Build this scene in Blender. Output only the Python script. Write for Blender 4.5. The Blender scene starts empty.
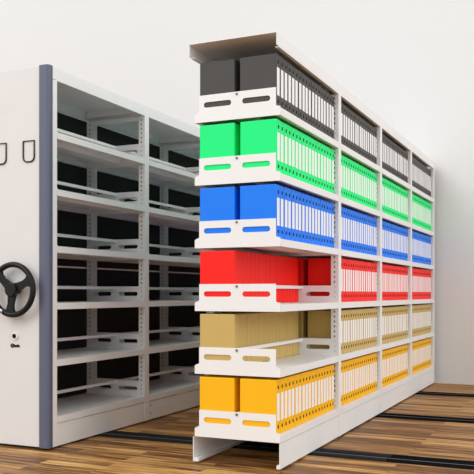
import bpy, bmesh, math, random
from mathutils import Vector, Matrix
random.seed(7)
C = bpy.context.scene.collection
R = math.radians

# ------------------------------------------------------------------ materials
def mat(name, col, rough=.5, metal=0., var=.03, scale=6., bump=0., spec=.5):
    m = bpy.data.materials.new(name); m.use_nodes = True
    nt = m.node_tree; b = nt.nodes['Principled BSDF']
    tc = nt.nodes.new('ShaderNodeTexCoord'); n = nt.nodes.new('ShaderNodeTexNoise')
    n.inputs['Scale'].default_value = scale; n.inputs['Detail'].default_value = 4
    nt.links.new(tc.outputs['Object'], n.inputs['Vector'])
    mx = nt.nodes.new('ShaderNodeMix'); mx.data_type = 'RGBA'
    mx.inputs[6].default_value = tuple(max(0, c*(1-var)) for c in col)+(1,)
    mx.inputs[7].default_value = tuple(min(1, c*(1+var)) for c in col)+(1,)
    nt.links.new(n.outputs['Fac'], mx.inputs[0]); nt.links.new(mx.outputs[2], b.inputs['Base Color'])
    b.inputs['Roughness'].default_value = rough; b.inputs['Metallic'].default_value = metal
    b.inputs['Specular IOR Level'].default_value = spec
    if bump:
        n2 = nt.nodes.new('ShaderNodeTexNoise'); n2.inputs['Scale'].default_value = 400
        nt.links.new(tc.outputs['Object'], n2.inputs['Vector'])
        bp = nt.nodes.new('ShaderNodeBump'); bp.inputs['Strength'].default_value = bump; bp.inputs['Distance'].default_value = .001
        nt.links.new(n2.outputs['Fac'], bp.inputs['Height']); nt.links.new(bp.outputs['Normal'], b.inputs['Normal'])
    return m

def srgb(r, g, b):
    f = lambda c: (c/12.92 if c <= .04045 else ((c+.055)/1.055)**2.4)
    return (f(r/255), f(g/255), f(b/255))

M = {}
M['white'] = mat('white_powder_coat', srgb(238, 237, 236), .38, bump=.05)
M['panel'] = mat('off_white_panel', srgb(224, 222, 221), .45, bump=.04)
M['navy'] = mat('slate_blue_trim', srgb(92, 96, 118), .45)
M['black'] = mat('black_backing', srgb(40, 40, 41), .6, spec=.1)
M['rubber'] = mat('black_plastic', srgb(22, 21, 21), .4, spec=.25)
M['hole'] = mat('dark_perforation', srgb(96, 94, 94), .8)
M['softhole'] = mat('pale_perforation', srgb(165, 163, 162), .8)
M['pin'] = mat('dark_hole', srgb(20, 17, 17), .8, spec=.1)
M['steel'] = mat('bolt_steel', srgb(120, 112, 105), .4, metal=.6)
M['chrome'] = mat('chrome', (.8, .8, .82), .12, metal=1)
M['wire'] = mat('black_wire', srgb(28, 26, 26), .5)
M['rail'] = mat('black_rail', srgb(22, 23, 25), .6, spec=.0)
M['railworn'] = mat('worn_black_rail', srgb(36, 36, 38), .6, spec=.02)
M['highlight'] = mat('rail_highlight_grey', srgb(72, 72, 74), .5)  # lighter grey that paints the highlight along the rails
M['label'] = mat('paper_label', srgb(246, 246, 246), .6)
COL = {'charcoal': srgb(74, 72, 70), 'green': srgb(20, 245, 132), 'blue': srgb(22, 126, 250),
       'red': srgb(252, 30, 22), 'tan': srgb(202, 172, 102), 'yellow': srgb(250, 186, 14)}
for k, v in COL.items(): M[k] = mat(k+'_plastic', v, .5, var=.02, spec=.25)

def floor_mat():
    m = bpy.data.materials.new('walnut_plank_floor'); m.use_nodes = True
    nt = m.node_tree; L = nt.links; b = nt.nodes['Principled BSDF']; N = nt.nodes.new
    tc = N('ShaderNodeTexCoord')
    br = N('ShaderNodeTexBrick'); br.offset = .43; br.offset_frequency = 2
    br.inputs['Color1'].default_value = (0, 0, 0, 1); br.inputs['Color2'].default_value = (1, 1, 1, 1)
    br.inputs['Mortar'].default_value = (.25, .25, .25, 1)
    br.inputs['Scale'].default_value = 1; br.inputs['Mortar Size'].default_value = .0012
    br.inputs['Brick Width'].default_value = .92; br.inputs['Row Height'].default_value = .088
    L.new(tc.outputs['Object'], br.inputs['Vector'])
    mp = N('ShaderNodeMapping'); mp.inputs['Scale'].default_value = (1.5, 24, 1)
    L.new(tc.outputs['Object'], mp.inputs['Vector'])
    # shift the grain from plank to plank
    ad = N('ShaderNodeVectorMath'); ad.operation = 'MULTIPLY_ADD'
    L.new(br.outputs['Color'], ad.inputs[0]); ad.inputs[1].default_value = (9, 13, 7)
    L.new(mp.outputs['Vector'], ad.inputs[2])
    g = N('ShaderNodeTexNoise'); g.inputs['Scale'].default_value = 1.5; g.inputs['Detail'].default_value = 7
    g.inputs['Roughness'].default_value = .62; g.inputs['Distortion'].default_value = .6
    L.new(ad.outputs['Vector'], g.inputs['Vector'])
    mr = N('ShaderNodeMath'); mr.operation = 'MULTIPLY_ADD'
    L.new(br.outputs['Color'], mr.inputs[0]); mr.inputs[1].default_value = .5
    ma = N('ShaderNodeMath'); ma.operation = 'MULTIPLY_ADD'
    L.new(g.outputs['Fac'], ma.inputs[0]); ma.inputs[1].default_value = 2.1; ma.inputs[2].default_value = -.90
    L.new(ma.outputs[0], mr.inputs[2])
    cr = N('ShaderNodeValToRGB'); e = cr.color_ramp.elements
    e[0].position = .02; e[0].color = srgb(84, 54, 30)+(1,)
    e[1].position = .98; e[1].color = srgb(232, 190, 128)+(1,)
    for p, c in ((.22, (116, 77, 42)), (.44, (158, 112, 63)), (.68, (196, 150, 90))):
        x = e.new(p); x.color = srgb(*c)+(1,)
    L.new(mr.outputs[0], cr.inputs['Fac'])
    mo = N('ShaderNodeMix'); mo.data_type = 'RGBA'
    L.new(br.outputs['Fac'], mo.inputs[0]); L.new(cr.outputs['Color'], mo.inputs[6]); mo.inputs[7].default_value = srgb(60, 40, 28)+(1,)
    L.new(mo.outputs[2], b.inputs['Base Color'])
    b.inputs['Roughness'].default_value = .42; b.inputs['Specular IOR Level'].default_value = .1
    return m

# ------------------------------------------------------------------ mesh helpers
def box(bm, x0, x1, y0, y1, z0, z1, mi=0):
    vs = [bm.verts.new(p) for p in ((x0,y0,z0),(x1,y0,z0),(x1,y1,z0),(x0,y1,z0),(x0,y0,z1),(x1,y0,z1),(x1,y1,z1),(x0,y1,z1))]
    for f in ((0,3,2,1),(4,5,6,7),(0,1,5,4),(1,2,6,5),(2,3,7,6),(3,0,4,7)):
        fc = bm.faces.new([vs[i] for i in f]); fc.material_index = mi
    return vs
def prism_y(bm, prof, y0, y1, mi=0):            # profile in x,z swept along y
    a = [bm.verts.new((x, y0, z)) for x, z in prof]; b = [bm.verts.new((x, y1, z)) for x, z in prof]
    n = len(prof)
    fs = [bm.faces.new(a), bm.faces.new(b[::-1])]
    for i in range(n): fs.append(bm.faces.new((a[i], b[i], b[(i+1) % n], a[(i+1) % n])))
    for f in fs: f.material_index = mi
def prism_x(bm, prof, x0, x1, mi=0):            # profile in y,z swept along x
    a = [bm.verts.new((x0, y, z)) for y, z in prof]; b = [bm.verts.new((x1, y, z)) for y, z in prof]
    n = len(prof)
    fs = [bm.faces.new(a), bm.faces.new(b[::-1])]
    for i in range(n): fs.append(bm.faces.new((a[i], b[i], b[(i+1) % n], a[(i+1) % n])))
    for f in fs: f.material_index = mi
def cyl(bm, c, r0, r1, h, axis='Z', seg=24, mi=0):
    rot = {'Z': Matrix(), 'X': Matrix.Rotation(R(90), 4, 'Y'), 'Y': Matrix.Rotation(R(-90), 4, 'X')}[axis]
    g = bmesh.ops.create_cone(bm, cap_ends=True, segments=seg, radius1=r0, radius2=r1, depth=h, matrix=Matrix.Translation(c) @ rot)
    for f in {f for v in g['verts'] for f in v.link_faces}: f.material_index = mi
def finish(bm, name, mats, bevel=0., seg=2, smooth=False):
    bmesh.ops.recalc_face_normals(bm, faces=bm.faces)
    if bevel:
        es = [e for e in bm.edges if len(e.link_faces) == 2 and e.calc_face_angle(0) > .5]
        bmesh.ops.bevel(bm, geom=es, offset=bevel, segments=seg, affect='EDGES', clamp_overlap=True, profile=.5)
    me = bpy.data.meshes.new(name); bm.to_mesh(me); bm.free()
    for m in (mats if isinstance(mats, (list, tuple)) else [mats]): me.materials.append(M[m] if isinstance(m, str) else m)
    if smooth:
        for p in me.polygons: p.use_smooth = True
    return me
def obj(name, me, parent=None, loc=(0, 0, 0)):
    o = bpy.data.objects.new(name, me); C.objects.link(o); o.location = loc
    if parent: o.parent = parent
    return o
def tag(o, label=None, cat=None, group=None, kind=None):
    for k, v in (('label', label), ('category', cat), ('group', group), ('kind', kind)):
        if v: o[k] = v
    return o
def plate_xz(name, outer, holes, y0, y1, m):    # sheet in the xz plane with real holes, made through a filled curve
    cu = bpy.data.curves.new(name+'_outline', 'CURVE'); cu.dimensions = '2D'; cu.fill_mode = 'BOTH'; cu.extrude = (y1-y0)/2
    for pts in [outer]+holes:
        s = cu.splines.new('POLY'); s.points.add(len(pts)-1); s.use_cyclic_u = True
        for p, q in zip(s.points, pts): p.co = (q[0], q[1], 0, 1)
    t = bpy.data.objects.new('outline', cu); C.objects.link(t)
    bpy.context.view_layer.update()
    me = bpy.data.meshes.new_from_object(t.evaluated_get(bpy.context.evaluated_depsgraph_get()))
    bpy.data.objects.remove(t); bpy.data.curves.remove(cu)
    me.transform(Matrix.Translation((0, (y0+y1)/2, 0)) @ Matrix.Rotation(R(90), 4, 'X'))
    me.name = name; me.materials.clear(); me.materials.append(M[m])
    return me
def stadium(x0, x1, z0, z1, n=8):
    r = (z1-z0)/2; zc = (z0+z1)/2; p = []
    for i in range(n+1): a = -math.pi/2+math.pi*i/n; p.append((x1-r+r*math.cos(a), zc+r*math.sin(a)))
    for i in range(n+1): a = math.pi/2+math.pi*i/n; p.append((x0+r+r*math.cos(a), zc+r*math.sin(a)))
    return p

# ------------------------------------------------------------------ layout (metres)
FZ = -.012                       # floor level
W, PITCH, ZB, BAY, PW = .5126, .35, .141, 1.107, .057
HC0, HC1 = 2.247, 2.321          # canopy fascia
WALL_Y = 4.555
YB = (0.0, 1.107, 2.214, 3.345, 4.475)   # right-hand bay boundaries

# setting
bm = bmesh.new(); box(bm, -9, 9, -9, WALL_Y+.2, FZ-.1, FZ)
tag(obj('floor', finish(bm, 'floor', floor_mat())), kind='structure')
bm = bmesh.new(); box(bm, -9, 9, WALL_Y, WALL_Y+.15, FZ, 6.5)
M['wall'] = mat('matt_white_wall', srgb(227, 226, 225), .85, var=.01, scale=2)
tag(obj('wall_back', finish(bm, 'wall_back', 'wall')), kind='structure')

# ------------------------------------------------------------------ shelving
def deck_mesh(y0, y1):
    bm = bmesh.new()
    box(bm, -W+.003, -.003, y0, y1, .037, .040)
    for s in (0, 1):
        x = lambda d: (-d if s == 0 else -W+d)
        a = sorted((x(0), x(.003))); box(bm, a[0], a[1], y0, y1, .004, .040)      # lip
        a = sorted((x(0), x(.026))); box(bm, a[0], a[1], y0, y1, .000, .004)      # return
    box(bm, -W+.003, -.003, y0, y0+.003, 0, .037); box(bm, -W+.003, -.003, y1-.003, y1, 0, .037)
    return finish(bm, 'shelf', 'white')
def stiffener_mesh(y0, y1):
    bm = bmesh.new()
    for xc in (-W*.5, ):
        prism_y(bm, [(xc-.065, .0368), (xc-.055, .012), (xc+.055, .012), (xc+.065, .0368)], y0+.01, y1-.01)
    return finish(bm, 'stiffener', 'white')
OUT = [(-W, 0), (0, 0), (0, .046), (-.006, .049), (-.021, .051), (-.0255, .056), (-.0255, .150), (-W+.0275, .150), (-W+.0275, .060), (-W+.023, .056), (-W+.006, .050), (-W, .044)]
SLOTS = [stadium(-.456, -.288, .080, .110), stadium(-.222, -.058, .080, .110)]
def stop_mesh(y): return plate_xz('end_stop', OUT, SLOTS, y, y+.003, 'white')
def rail_mesh(y0, y1):
    bm = bmesh.new(); box(bm, -.262, -.246, y0+.004, y1-.004, .128, .149); return finish(bm, 'centre_rail', 'white', .002)
def bolt_mesh(y):
    bm = bmesh.new(); cyl(bm, (-.254, y-.002, .137), .007, .006, .006, 'Y', 12); return finish(bm, 'bolt', 'steel')

def upright_mesh(y0, y1, side, hm='hole'):       # side 0 = right face x=0, side 1 = left face x=-W
    bm = bmesh.new(); sx = 1 if side == 0 else -1; xf = 0 if side == 0 else -W
    xi = xf-sx*.052
    a, b = sorted((xf, xf-sx*.003)); box(bm, a, b, y0, y1, ZB-.141+.0, HC0)        # outer flange
    a, b = sorted((xf-sx*.003, xi)); box(bm, a, b, y0, y0+.003, .141, HC0); box(bm, a, b, y1-.003, y1, .141, HC0)
    z = .17
    xc = xf-sx*.028
    while z < HC0-.02:
        box(bm, xc-.004, xc+.004, y0-.0006, y0+.0005, z-.0065, z+.0065, 1)
        box(bm, xc-.004, xc+.004, y1-.0005, y1+.0006, z-.0065, z+.0065, 1)
        z += .0325
    return finish(bm, 'upright', ['white', hm])
def frame_bar_mesh(y0, y1, z):
    bm = bmesh.new(); box(bm, -W+.052, -.052, y0+.012, y1-.012, z, z+.03); return finish(bm, 'frame_bar', 'white')

def canopy_mesh(y0, y1, xl):
    bm = bmesh.new()
    box(bm, xl, 0, y0, y1, HC1-.004, HC1)
    box(bm, -.004, 0, y0, y1, HC0+.004, HC1-.004); box(bm, xl, xl+.004, y0, y1, HC0+.004, HC1-.004)
    box(bm, -.022, 0, y0+.03, y1, HC0, HC0+.004); box(bm, xl, xl+.022, y0+.03, y1, HC0, HC0+.004)
    return finish(bm, 'canopy', 'white')
def canopy_rib(y0, y1):
    bm = bmesh.new(); box(bm, -W+.01, -.01, y0, y1, HC1-.05, HC1-.0045); return finish(bm, 'canopy_rib', 'white')

def base_mesh(y0, y1, side, xf, bolts=True):
    bm = bmesh.new(); s = 1 if side == 0 else -1
    def bx(d0, d1, *r, mi=0):
        a, b = sorted((xf-s*d0, xf-s*d1)); box(bm, a, b, *r, mi)
    bx(0, .004, y0+.0012, y1-.0012, 0.0, .1375)
    bx(.004, .020 if side == 0 else .034, y0+.0012, y1-.0012, 0.0, .020)
    if bolts:
        for yy in (y0+.03, y1-.022):
            for z in (.045, .105): bx(-.0008, .001, yy-.004, yy+.004, z-.008, z+.008, mi=1)
    return finish(bm, 'base_panel', ['white', 'hole'])

def wheel_mesh(x, y):
    bm = bmesh.new(); cyl(bm, (x, y, .043), .048, .048, .03, 'X', 24); return finish(bm, 'wheel', 'rubber')
def axle_mesh(y):
    bm = bmesh.new(); cyl(bm, (-W/2, y, .043), .012, .012, W-.03, 'X', 12); box(bm, -W+.01, -.02, y-.03, y+.03, .092, .136)
    return finish(bm, 'axle_beam', 'black')
RAILS = (.575, 2.13, 3.63)

def rack(root, y_first, posts, bays, xl_base, xl_can, can_y0, bay_stop_near, near_open):
    yend = posts[-1][1]
    proto = {}
    for bi, (y0, y1) in enumerate(bays):
        key = round(y1-y0, 4)
        dm, sm, rm = deck_mesh(0, y1-y0), stiffener_mesh(0, y1-y0), rail_mesh(0, y1-y0)
        n_m = stop_mesh(-.0032) if (bi == 0 and near_open) else stop_mesh(.0035)
        f_m = stop_mesh(y1-y0-.0065)
        b_m = bolt_mesh(-.0032)
        for k in range(6):
            s = obj('shelf', dm, root, (0, y0, ZB+PITCH*k))
            obj('stiffener', sm, s); obj('centre_rail', rm, s)
            obj('end_stop', n_m, s); obj('end_stop', f_m, s)
            if bi == 0 and near_open: tag(obj('bolt', b_m, s), 'dark bolt head')
    for y0, y1 in posts:
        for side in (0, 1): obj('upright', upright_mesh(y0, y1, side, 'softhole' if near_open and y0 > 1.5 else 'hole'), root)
        obj('frame_bar', frame_bar_mesh(y0, y1, HC0-.03), root)
    obj('canopy', canopy_mesh(can_y0, yend, xl_can), root)
    for y0, y1 in posts: obj('canopy_rib', canopy_rib(y0-.02, y1+.015 if y1 < yend else y1-.001), root)
    st = [can_y0+.05 if near_open else posts[0][0]] + [p[1] for p in (posts if near_open else posts[1:])]
    if near_open: st[0] = 0.0
    for a, b in zip(st, st[1:]):
        obj('base_panel', base_mesh(a, b, 0, -.0035, not near_open), root); obj('base_panel', base_mesh(a, b, 1, xl_base, False), root)
    for y in RAILS:
        ax = obj('axle_beam', axle_mesh(y), root)
        for x in (-.10, -W+.10): obj('wheel', wheel_mesh(x, y), ax)

# right-hand rack, open at its near end
rr = bpy.data.objects.new('mobile_shelving_rack', None); C.objects.link(rr); rr.location = (0, 0, 0)
tag(rr, 'white open-ended mobile shelving rack filled with coloured box files, standing in the middle', 'shelving rack')
rposts = [(YB[i]-PW, YB[i]) for i in (1, 2, 3, 4)]
rbays = [(YB[i], YB[i+1]-PW) for i in range(4)]
rack(rr, 0, rposts, rbays, -.526, -.526, -.05, True, True)

# left-hand rack, empty, with the handwheel end panel
LX = -1.485
lr = bpy.data.objects.new('mobile_shelving_rack', None); C.objects.link(lr); lr.location = (LX, 0, 0)
tag(lr, 'empty white mobile shelving rack with black back and handwheel end panel, at the left', 'shelving rack')
lposts = [(-.011, .034)] + [(1.071+1.107*i, 1.130+1.107*i) for i in range(3)] + [(4.38, 4.437)]
lbays = [(a[1], b[0]) for a, b in zip(lposts, lposts[1:])]
rack(lr, 0, lposts, lbays, -W, -W, -.011, True, False)
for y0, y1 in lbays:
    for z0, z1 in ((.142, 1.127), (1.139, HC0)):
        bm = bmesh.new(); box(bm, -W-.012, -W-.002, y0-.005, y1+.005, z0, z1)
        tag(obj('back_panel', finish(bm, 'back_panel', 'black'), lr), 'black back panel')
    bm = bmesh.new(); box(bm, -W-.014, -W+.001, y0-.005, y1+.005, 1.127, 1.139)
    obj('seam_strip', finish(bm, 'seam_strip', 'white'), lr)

# end panel (local coordinates of the left rack; panel face at y = -.052)
PF = -.052; PX0, PX1 = -W-.035, .003
bm = bmesh.new(); box(bm, PX0+.05, PX1-.05, PF+.004, -.012, .002, HC1+.002)
ep = obj('end_panel', finish(bm, 'end_panel', 'panel', .002), lr)
def trim(x0, x1, sgn):
    prof = []; r = .022
    def arc(cx, cy, a0, a1):
        for i in range(7): a = R(a0+(a1-a0)*i/6); prof.append((cx+r*math.cos(a), cy+r*math.sin(a)))
    if sgn > 0: prof += [(x0, -.012), (x0, PF-.004)]; arc(x1-r, PF-.004+r, -90, 0); prof.append((x1, -.012))
    else: prof += [(x1, -.012), (x1, PF-.004)]; arc(x0+r, PF-.004+r, 270, 180); prof.append((x0, -.012))
    bm = bmesh.new()
    a = [bm.verts.new((x, y, -.001)) for x, y in prof]; b = [bm.verts.new((x, y, HC1+.006)) for x, y in prof]
    bm.faces.new(a); bm.faces.new(b[::-1])
    for i in range(len(prof)): bm.faces.new((a[i], b[i], b[(i+1) % len(prof)], a[(i+1) % len(prof)]))
    return finish(bm, 'edge_trim', 'navy')
tag(obj('edge_trim', trim(PX1-.068, PX1, 1), ep), 'slate blue corner trim'); tag(obj('edge_trim', trim(PX0, PX0+.068, -1), ep), 'slate blue corner trim')
def tube(pts, r, closed=False, seg=8):
    bm = bmesh.new(); n = len(pts); rings = []
    for i, p in enumerate(pts):
        p = Vector(p)
        a = Vector(pts[(i-1) % n]) if (closed or i > 0) else p
        c = Vector(pts[(i+1) % n]) if (closed or i < n-1) else p
        d = (c-a).normalized(); u = d.cross(Vector((0, 1, 0)))
        if u.length < .01: u = Vector((1, 0, 0))
        u.normalize(); v = d.cross(u).normalized()
        rings.append([bm.verts.new(p+r*(math.cos(t)*u+math.sin(t)*v)) for t in [2*math.pi*k/seg for k in range(seg)]])
    for i in range(n if closed else n-1):
        A, B = rings[i], rings[(i+1) % n]
        for k in range(seg): bm.faces.new((A[k], A[(k+1) % seg], B[(k+1) % seg], B[k]))
    if not closed: bm.faces.new(rings[0]); bm.faces.new(rings[-1])
    return bm
for x0, x1 in ((-1.675-LX, -1.591-LX), (-1.891-LX, -1.808-LX)):
    zt, zb_ = 1.874, 1.746
    pts = [(x0, PF, zt), (x1, PF, zt), (x1, PF, zt-.1)]
    pts += [(x1-.006, PF, zt-.118), (x1-.022, PF, zb_), (x0+.022, PF, zb_), (x0+.006, PF, zt-.118), (x0, PF, zt-.1)]
    tag(obj('label_holder', finish(tube(pts, .0048, True), 'label_holder', 'wire', smooth=True), ep), 'black wire label holder')
bm = bmesh.new(); cyl(bm, (-1.739-LX, PF, .676), .023, .021, .012, 'Y', 24, 0); cyl(bm, (-1.739-LX, PF-.006, .676), .014, .014, .006, 'Y', 16, 1)
tag(obj('lock', finish(bm, 'lock', ['white', 'pin']), ep), 'round white lock with black centre')
# small dark maker's emblem: a round mark followed by a short run of letter strokes
bm = bmesh.new(); ex = -1.772-LX; ez = .616; ye = PF+.002
bmm = tube([(ex+.011+.008*math.cos(t), ye, ez+.009*math.sin(t)) for t in [2*math.pi*k/20 for k in range(20)]], .0050, True, 6)
me = bpy.data.meshes.new('tmp'); bmm.to_mesh(me); bmm.free(); bm.from_mesh(me); bpy.data.meshes.remove(me)
for i, (dx, h) in enumerate(((.028, .018), (.037, .013), (.046, .014), (.055, .018), (.064, .013))):
    box(bm, ex+dx-.0030, ex+dx+.0030, ye-.002, ye+.002, ez-.009, ez-.009+h)
box(bm, ex+.024, ex+.067, ye-.002, ye+.002, ez-.003, ez+.001)
tag(obj('emblem', finish(bm, 'emblem', 'wire'), ep), 'small dark emblem')

# handwheel
hx, hz, hy = -1.715-LX, .962, PF-.048
RR = .154
bm = tube([(hx+RR*math.cos(t), hy, hz+RR*math.sin(t)) for t in [2*math.pi*k/48 for k in range(48)]], .0175, True, 12)
for a in (22, 142, 262):
    ca, sa = math.cos(R(a)), math.sin(R(a)); na = Vector((-sa, 0, ca)); da = Vector((ca, 0, sa)); c0 = Vector((hx, hy, hz))
    secs = []
    for t, w_ in ((.02, .032), (.055, .025), (.090, .020), (.118, .025), (.146, .046)):
        secs.append([bm.verts.new(c0+da*t+na*(w_*q[0])+Vector((0, q[1], 0))) for q in ((-1, -.010), (1, -.010), (1, .010), (-1, .010))])
    for A, B in zip(secs, secs[1:]):
        for k in range(4): bm.faces.new((A[k], A[(k+1) % 4], B[(k+1) % 4], B[k]))
    bm.faces.new(secs[0]); bm.faces.new(secs[-1])
hw = tag(obj('handwheel', finish(bm, 'handwheel', 'rubber', smooth=False), lr), 'black three-spoke handwheel')
for p in hw.data.polygons: p.use_smooth = len(p.vertices) == 4 and p.index < 48*12
bm = bmesh.new(); cyl(bm, (hx, hy-.010, hz), .042, .042, .034, 'Y', 32); cyl(bm, (hx, (hy+.005+PF+.004)/2, hz), .026, .026, PF-hy-.001, 'Y', 24)
obj('hub', finish(bm, 'hub', 'rubber', .004), hw)
ha = R(240); px, pz = hx+RR*math.cos(ha), hz+RR*math.sin(ha)
bm = bmesh.new(); cyl(bm, (px, hy-.07, pz), .010, .012, .12, 'Y', 20); cyl(bm, (px, hy-.022, pz), .016, .016, .012, 'Y', 20)
tag(obj('crank_handle', finish(bm, 'crank_handle', 'chrome', .002, smooth=False), hw), 'chrome crank handle')

# ------------------------------------------------------------------ floor rails
def rail_piece(name, x0, x1, y, m, label):
    bm = bmesh.new()
    prof = [(y-.104, FZ+.0003)]
    for c in (-.052, .052):
        for i in range(9):
            t = math.pi*(1-i/8); prof.append((y+c+.048*math.cos(t), FZ+.003+.0082*math.sin(t)))
    prof.append((y+.104, FZ+.0003))
    prism_x(bm, prof, x0, x1)
    o = obj('floor_rail', finish(bm, 'floor_rail', m))
    bm = bmesh.new(); box(bm, x0+.002, x1-.002, y-.054, y-.042, FZ+.0095, FZ+.0122)  # added strip, its grey stands in for the sheen on the rail
    tag(obj('highlight_strip', finish(bm, 'highlight_strip', 'highlight'), o), 'thin grey strip imitating the rail highlight')
    tag(o, label, 'floor rail', 'black rails set across the floor')
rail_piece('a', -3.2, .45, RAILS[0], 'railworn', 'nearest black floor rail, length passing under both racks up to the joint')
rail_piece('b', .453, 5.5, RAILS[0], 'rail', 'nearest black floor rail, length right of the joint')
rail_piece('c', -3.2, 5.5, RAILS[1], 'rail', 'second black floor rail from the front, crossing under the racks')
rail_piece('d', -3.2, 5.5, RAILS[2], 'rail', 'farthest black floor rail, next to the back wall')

# ------------------------------------------------------------------ box files
BP, BH, BD = .0573, .2935, .214
BW = BP-.0012
def body_mesh(col, ribs=True):
    bm = bmesh.new(); box(bm, -BD, 0, 0, BW, 0, BH)
    return finish(bm, 'box_file', col, .0045, 2)
def label_mesh():
    bm = bmesh.new(); box(bm, -.0004, .0007, BW*.165, BW*.835, BH*.245, BH*.755); return finish(bm, 'spine_label', 'label')
def hole_mesh(z):
    bm = bmesh.new(); cyl(bm, (.0002, BW*.5, 0), .0080, .0075, .0018, 'X', 16)
    for v in bm.verts: v.co.z = z+v.co.z*1.4
    return finish(bm, 'finger_hole', 'pin')
LM, HT, HB = label_mesh(), hole_mesh(BH*.862), hole_mesh(BH*.138)
ROWS = ['yellow', 'tan', 'red', 'blue', 'green', 'charcoal']
BM_ = {c: body_mesh(c) for c in ROWS}
ADJ = {'yellow': 'yellow', 'tan': 'tan', 'red': 'red', 'blue': 'blue', 'green': 'bright green', 'charcoal': 'charcoal grey'}
ORD = 'first second third fourth fifth sixth seventh eighth ninth tenth eleventh twelfth thirteenth fourteenth fifteenth sixteenth seventeenth eighteenth'.split()
BAYN = ['nearest', 'second', 'third', 'farthest']
XR, XL = -.0240, -.4845
Z0 = .0405
def place(col, k, bay, i, right):
    y = (.002 if bay == 0 else YB[bay]+.008)+(BP if bay < 2 else BP*1.022)*i
    z = ZB+PITCH*k+Z0
    y += random.uniform(-.0003, .0003); dx = random.uniform(-.0012, .0012)
    o = obj('box_file', BM_[col])
    if right: o.location = (XR+dx, y, z)
    else: o.location = (XL+dx, y+BW, z); o.rotation_euler = (0, 0, math.pi)
    for nm, me in (('spine_label', LM), ('finger_hole', HT), ('finger_hole', HB)):
        c = obj(nm, me, o)
    n = ADJ[col]
    if right:
        if bay == 0 and i == 0: lab = f'{n} box file at near end of right row, broad side facing front'
        elif i == 0: lab = f'first {n} box file with white label, just past the post, {BAYN[bay]} bay'
        else: lab = f'{ORD[i]} {n} box file with white label from the near end of the {BAYN[bay]} bay'
        grp = f'{n} box files with white labels in the right row'
    else:
        if bay == 0 and i == 0: lab = f'{n} box file at near end of left row, broad side facing front'
        elif bay == 0: lab = f'{ORD[i]} {n} box file from the near end of left row, plain back showing'
        else: lab = f'{n} box file of the left row just beyond the gap, in the second bay'
        grp = f'{n} box files in the left row'
    tag(o, lab, 'box file', grp)
rest = []
for k, col in enumerate(ROWS):
    gap = col in ('red', 'tan')
    for bay in range(4):
        for i in range(18):
            if not (bay == 0 and gap):
                if bay < 3: place(col, k, bay, i, True)
                else: rest.append((col, k, bay, i, True))
            if bay == 0 and (i == 0 or gap) or (bay == 1 and gap and i == 0): place(col, k, bay, i, False)
            else: rest.append((col, k, bay, i, False))
# the small far ones, and the left rows behind, as one object
bm = bmesh.new(); mats = ROWS+['label', 'pin']
for col, k, bay, i, right in rest:
    y = (.002 if bay == 0 else YB[bay]+.008)+(BP if bay < 2 else BP*1.022)*i; z = ZB+PITCH*k+Z0
    if right:
        box(bm, XR-BD, XR, y, y+BW, z, z+BH, ROWS.index(col))
        box(bm, XR-.0004, XR+.0007, y+BW*.165, y+BW*.835, z+BH*.245, z+BH*.755, 6)
        for f in (.138, .862): cyl(bm, (XR+.0002, y+BW*.5, z+BH*f), .0085, .0075, .0016, 'X', 8, 7)
    else: box(bm, XL, XL+BD, y, y+BW, z, z+BH, ROWS.index(col))
tag(obj('box_files', finish(bm, 'box_files', mats)), 'small box files of all six colours packed in the farthest bay', 'box files', kind='stuff')

# ------------------------------------------------------------------ light
w = bpy.data.worlds.new('daylight'); bpy.context.scene.world = w; w.use_nodes = True
bg = w.node_tree.nodes['Background']; bg.inputs[0].default_value = (.955, .982, 1, 1); bg.inputs[1].default_value = 1.03
s = bpy.data.lights.new('sun', 'SUN'); s.energy = 1.15; s.angle = R(38); s.color = (1, .99, .975)
so = bpy.data.objects.new('sun', s); C.objects.link(so)
so.rotation_euler = Vector((.42, .75, -.62)).to_track_quat('-Z', 'Y').to_euler()

s2 = bpy.data.lights.new('side_fill', 'SUN'); s2.energy = .9; s2.angle = R(50); s2.color = (1, 1, 1)  # added fill sun without a visible source, brightens the right-facing faces
so2 = bpy.data.objects.new('side_fill', s2); C.objects.link(so2)
so2.rotation_euler = Vector((-1, .12, -.42)).to_track_quat('-Z', 'Y').to_euler()

# ------------------------------------------------------------------ camera
cd = bpy.data.cameras.new('camera'); co = bpy.data.objects.new('camera', cd); C.objects.link(co)
co.location = (1.5121, -3.8963, .9394); co.rotation_euler = (R(90), 0, R(24.3903))
cd.sensor_width = 36; cd.lens = 783.306*36/474; cd.shift_y = (293.387-237)/474
bpy.context.scene.camera = co
vs = bpy.context.scene.view_settings
vs.view_transform = 'Standard'; vs.look = 'None'; vs.exposure = 0; vs.gamma = 1; vs.use_curve_mapping = False
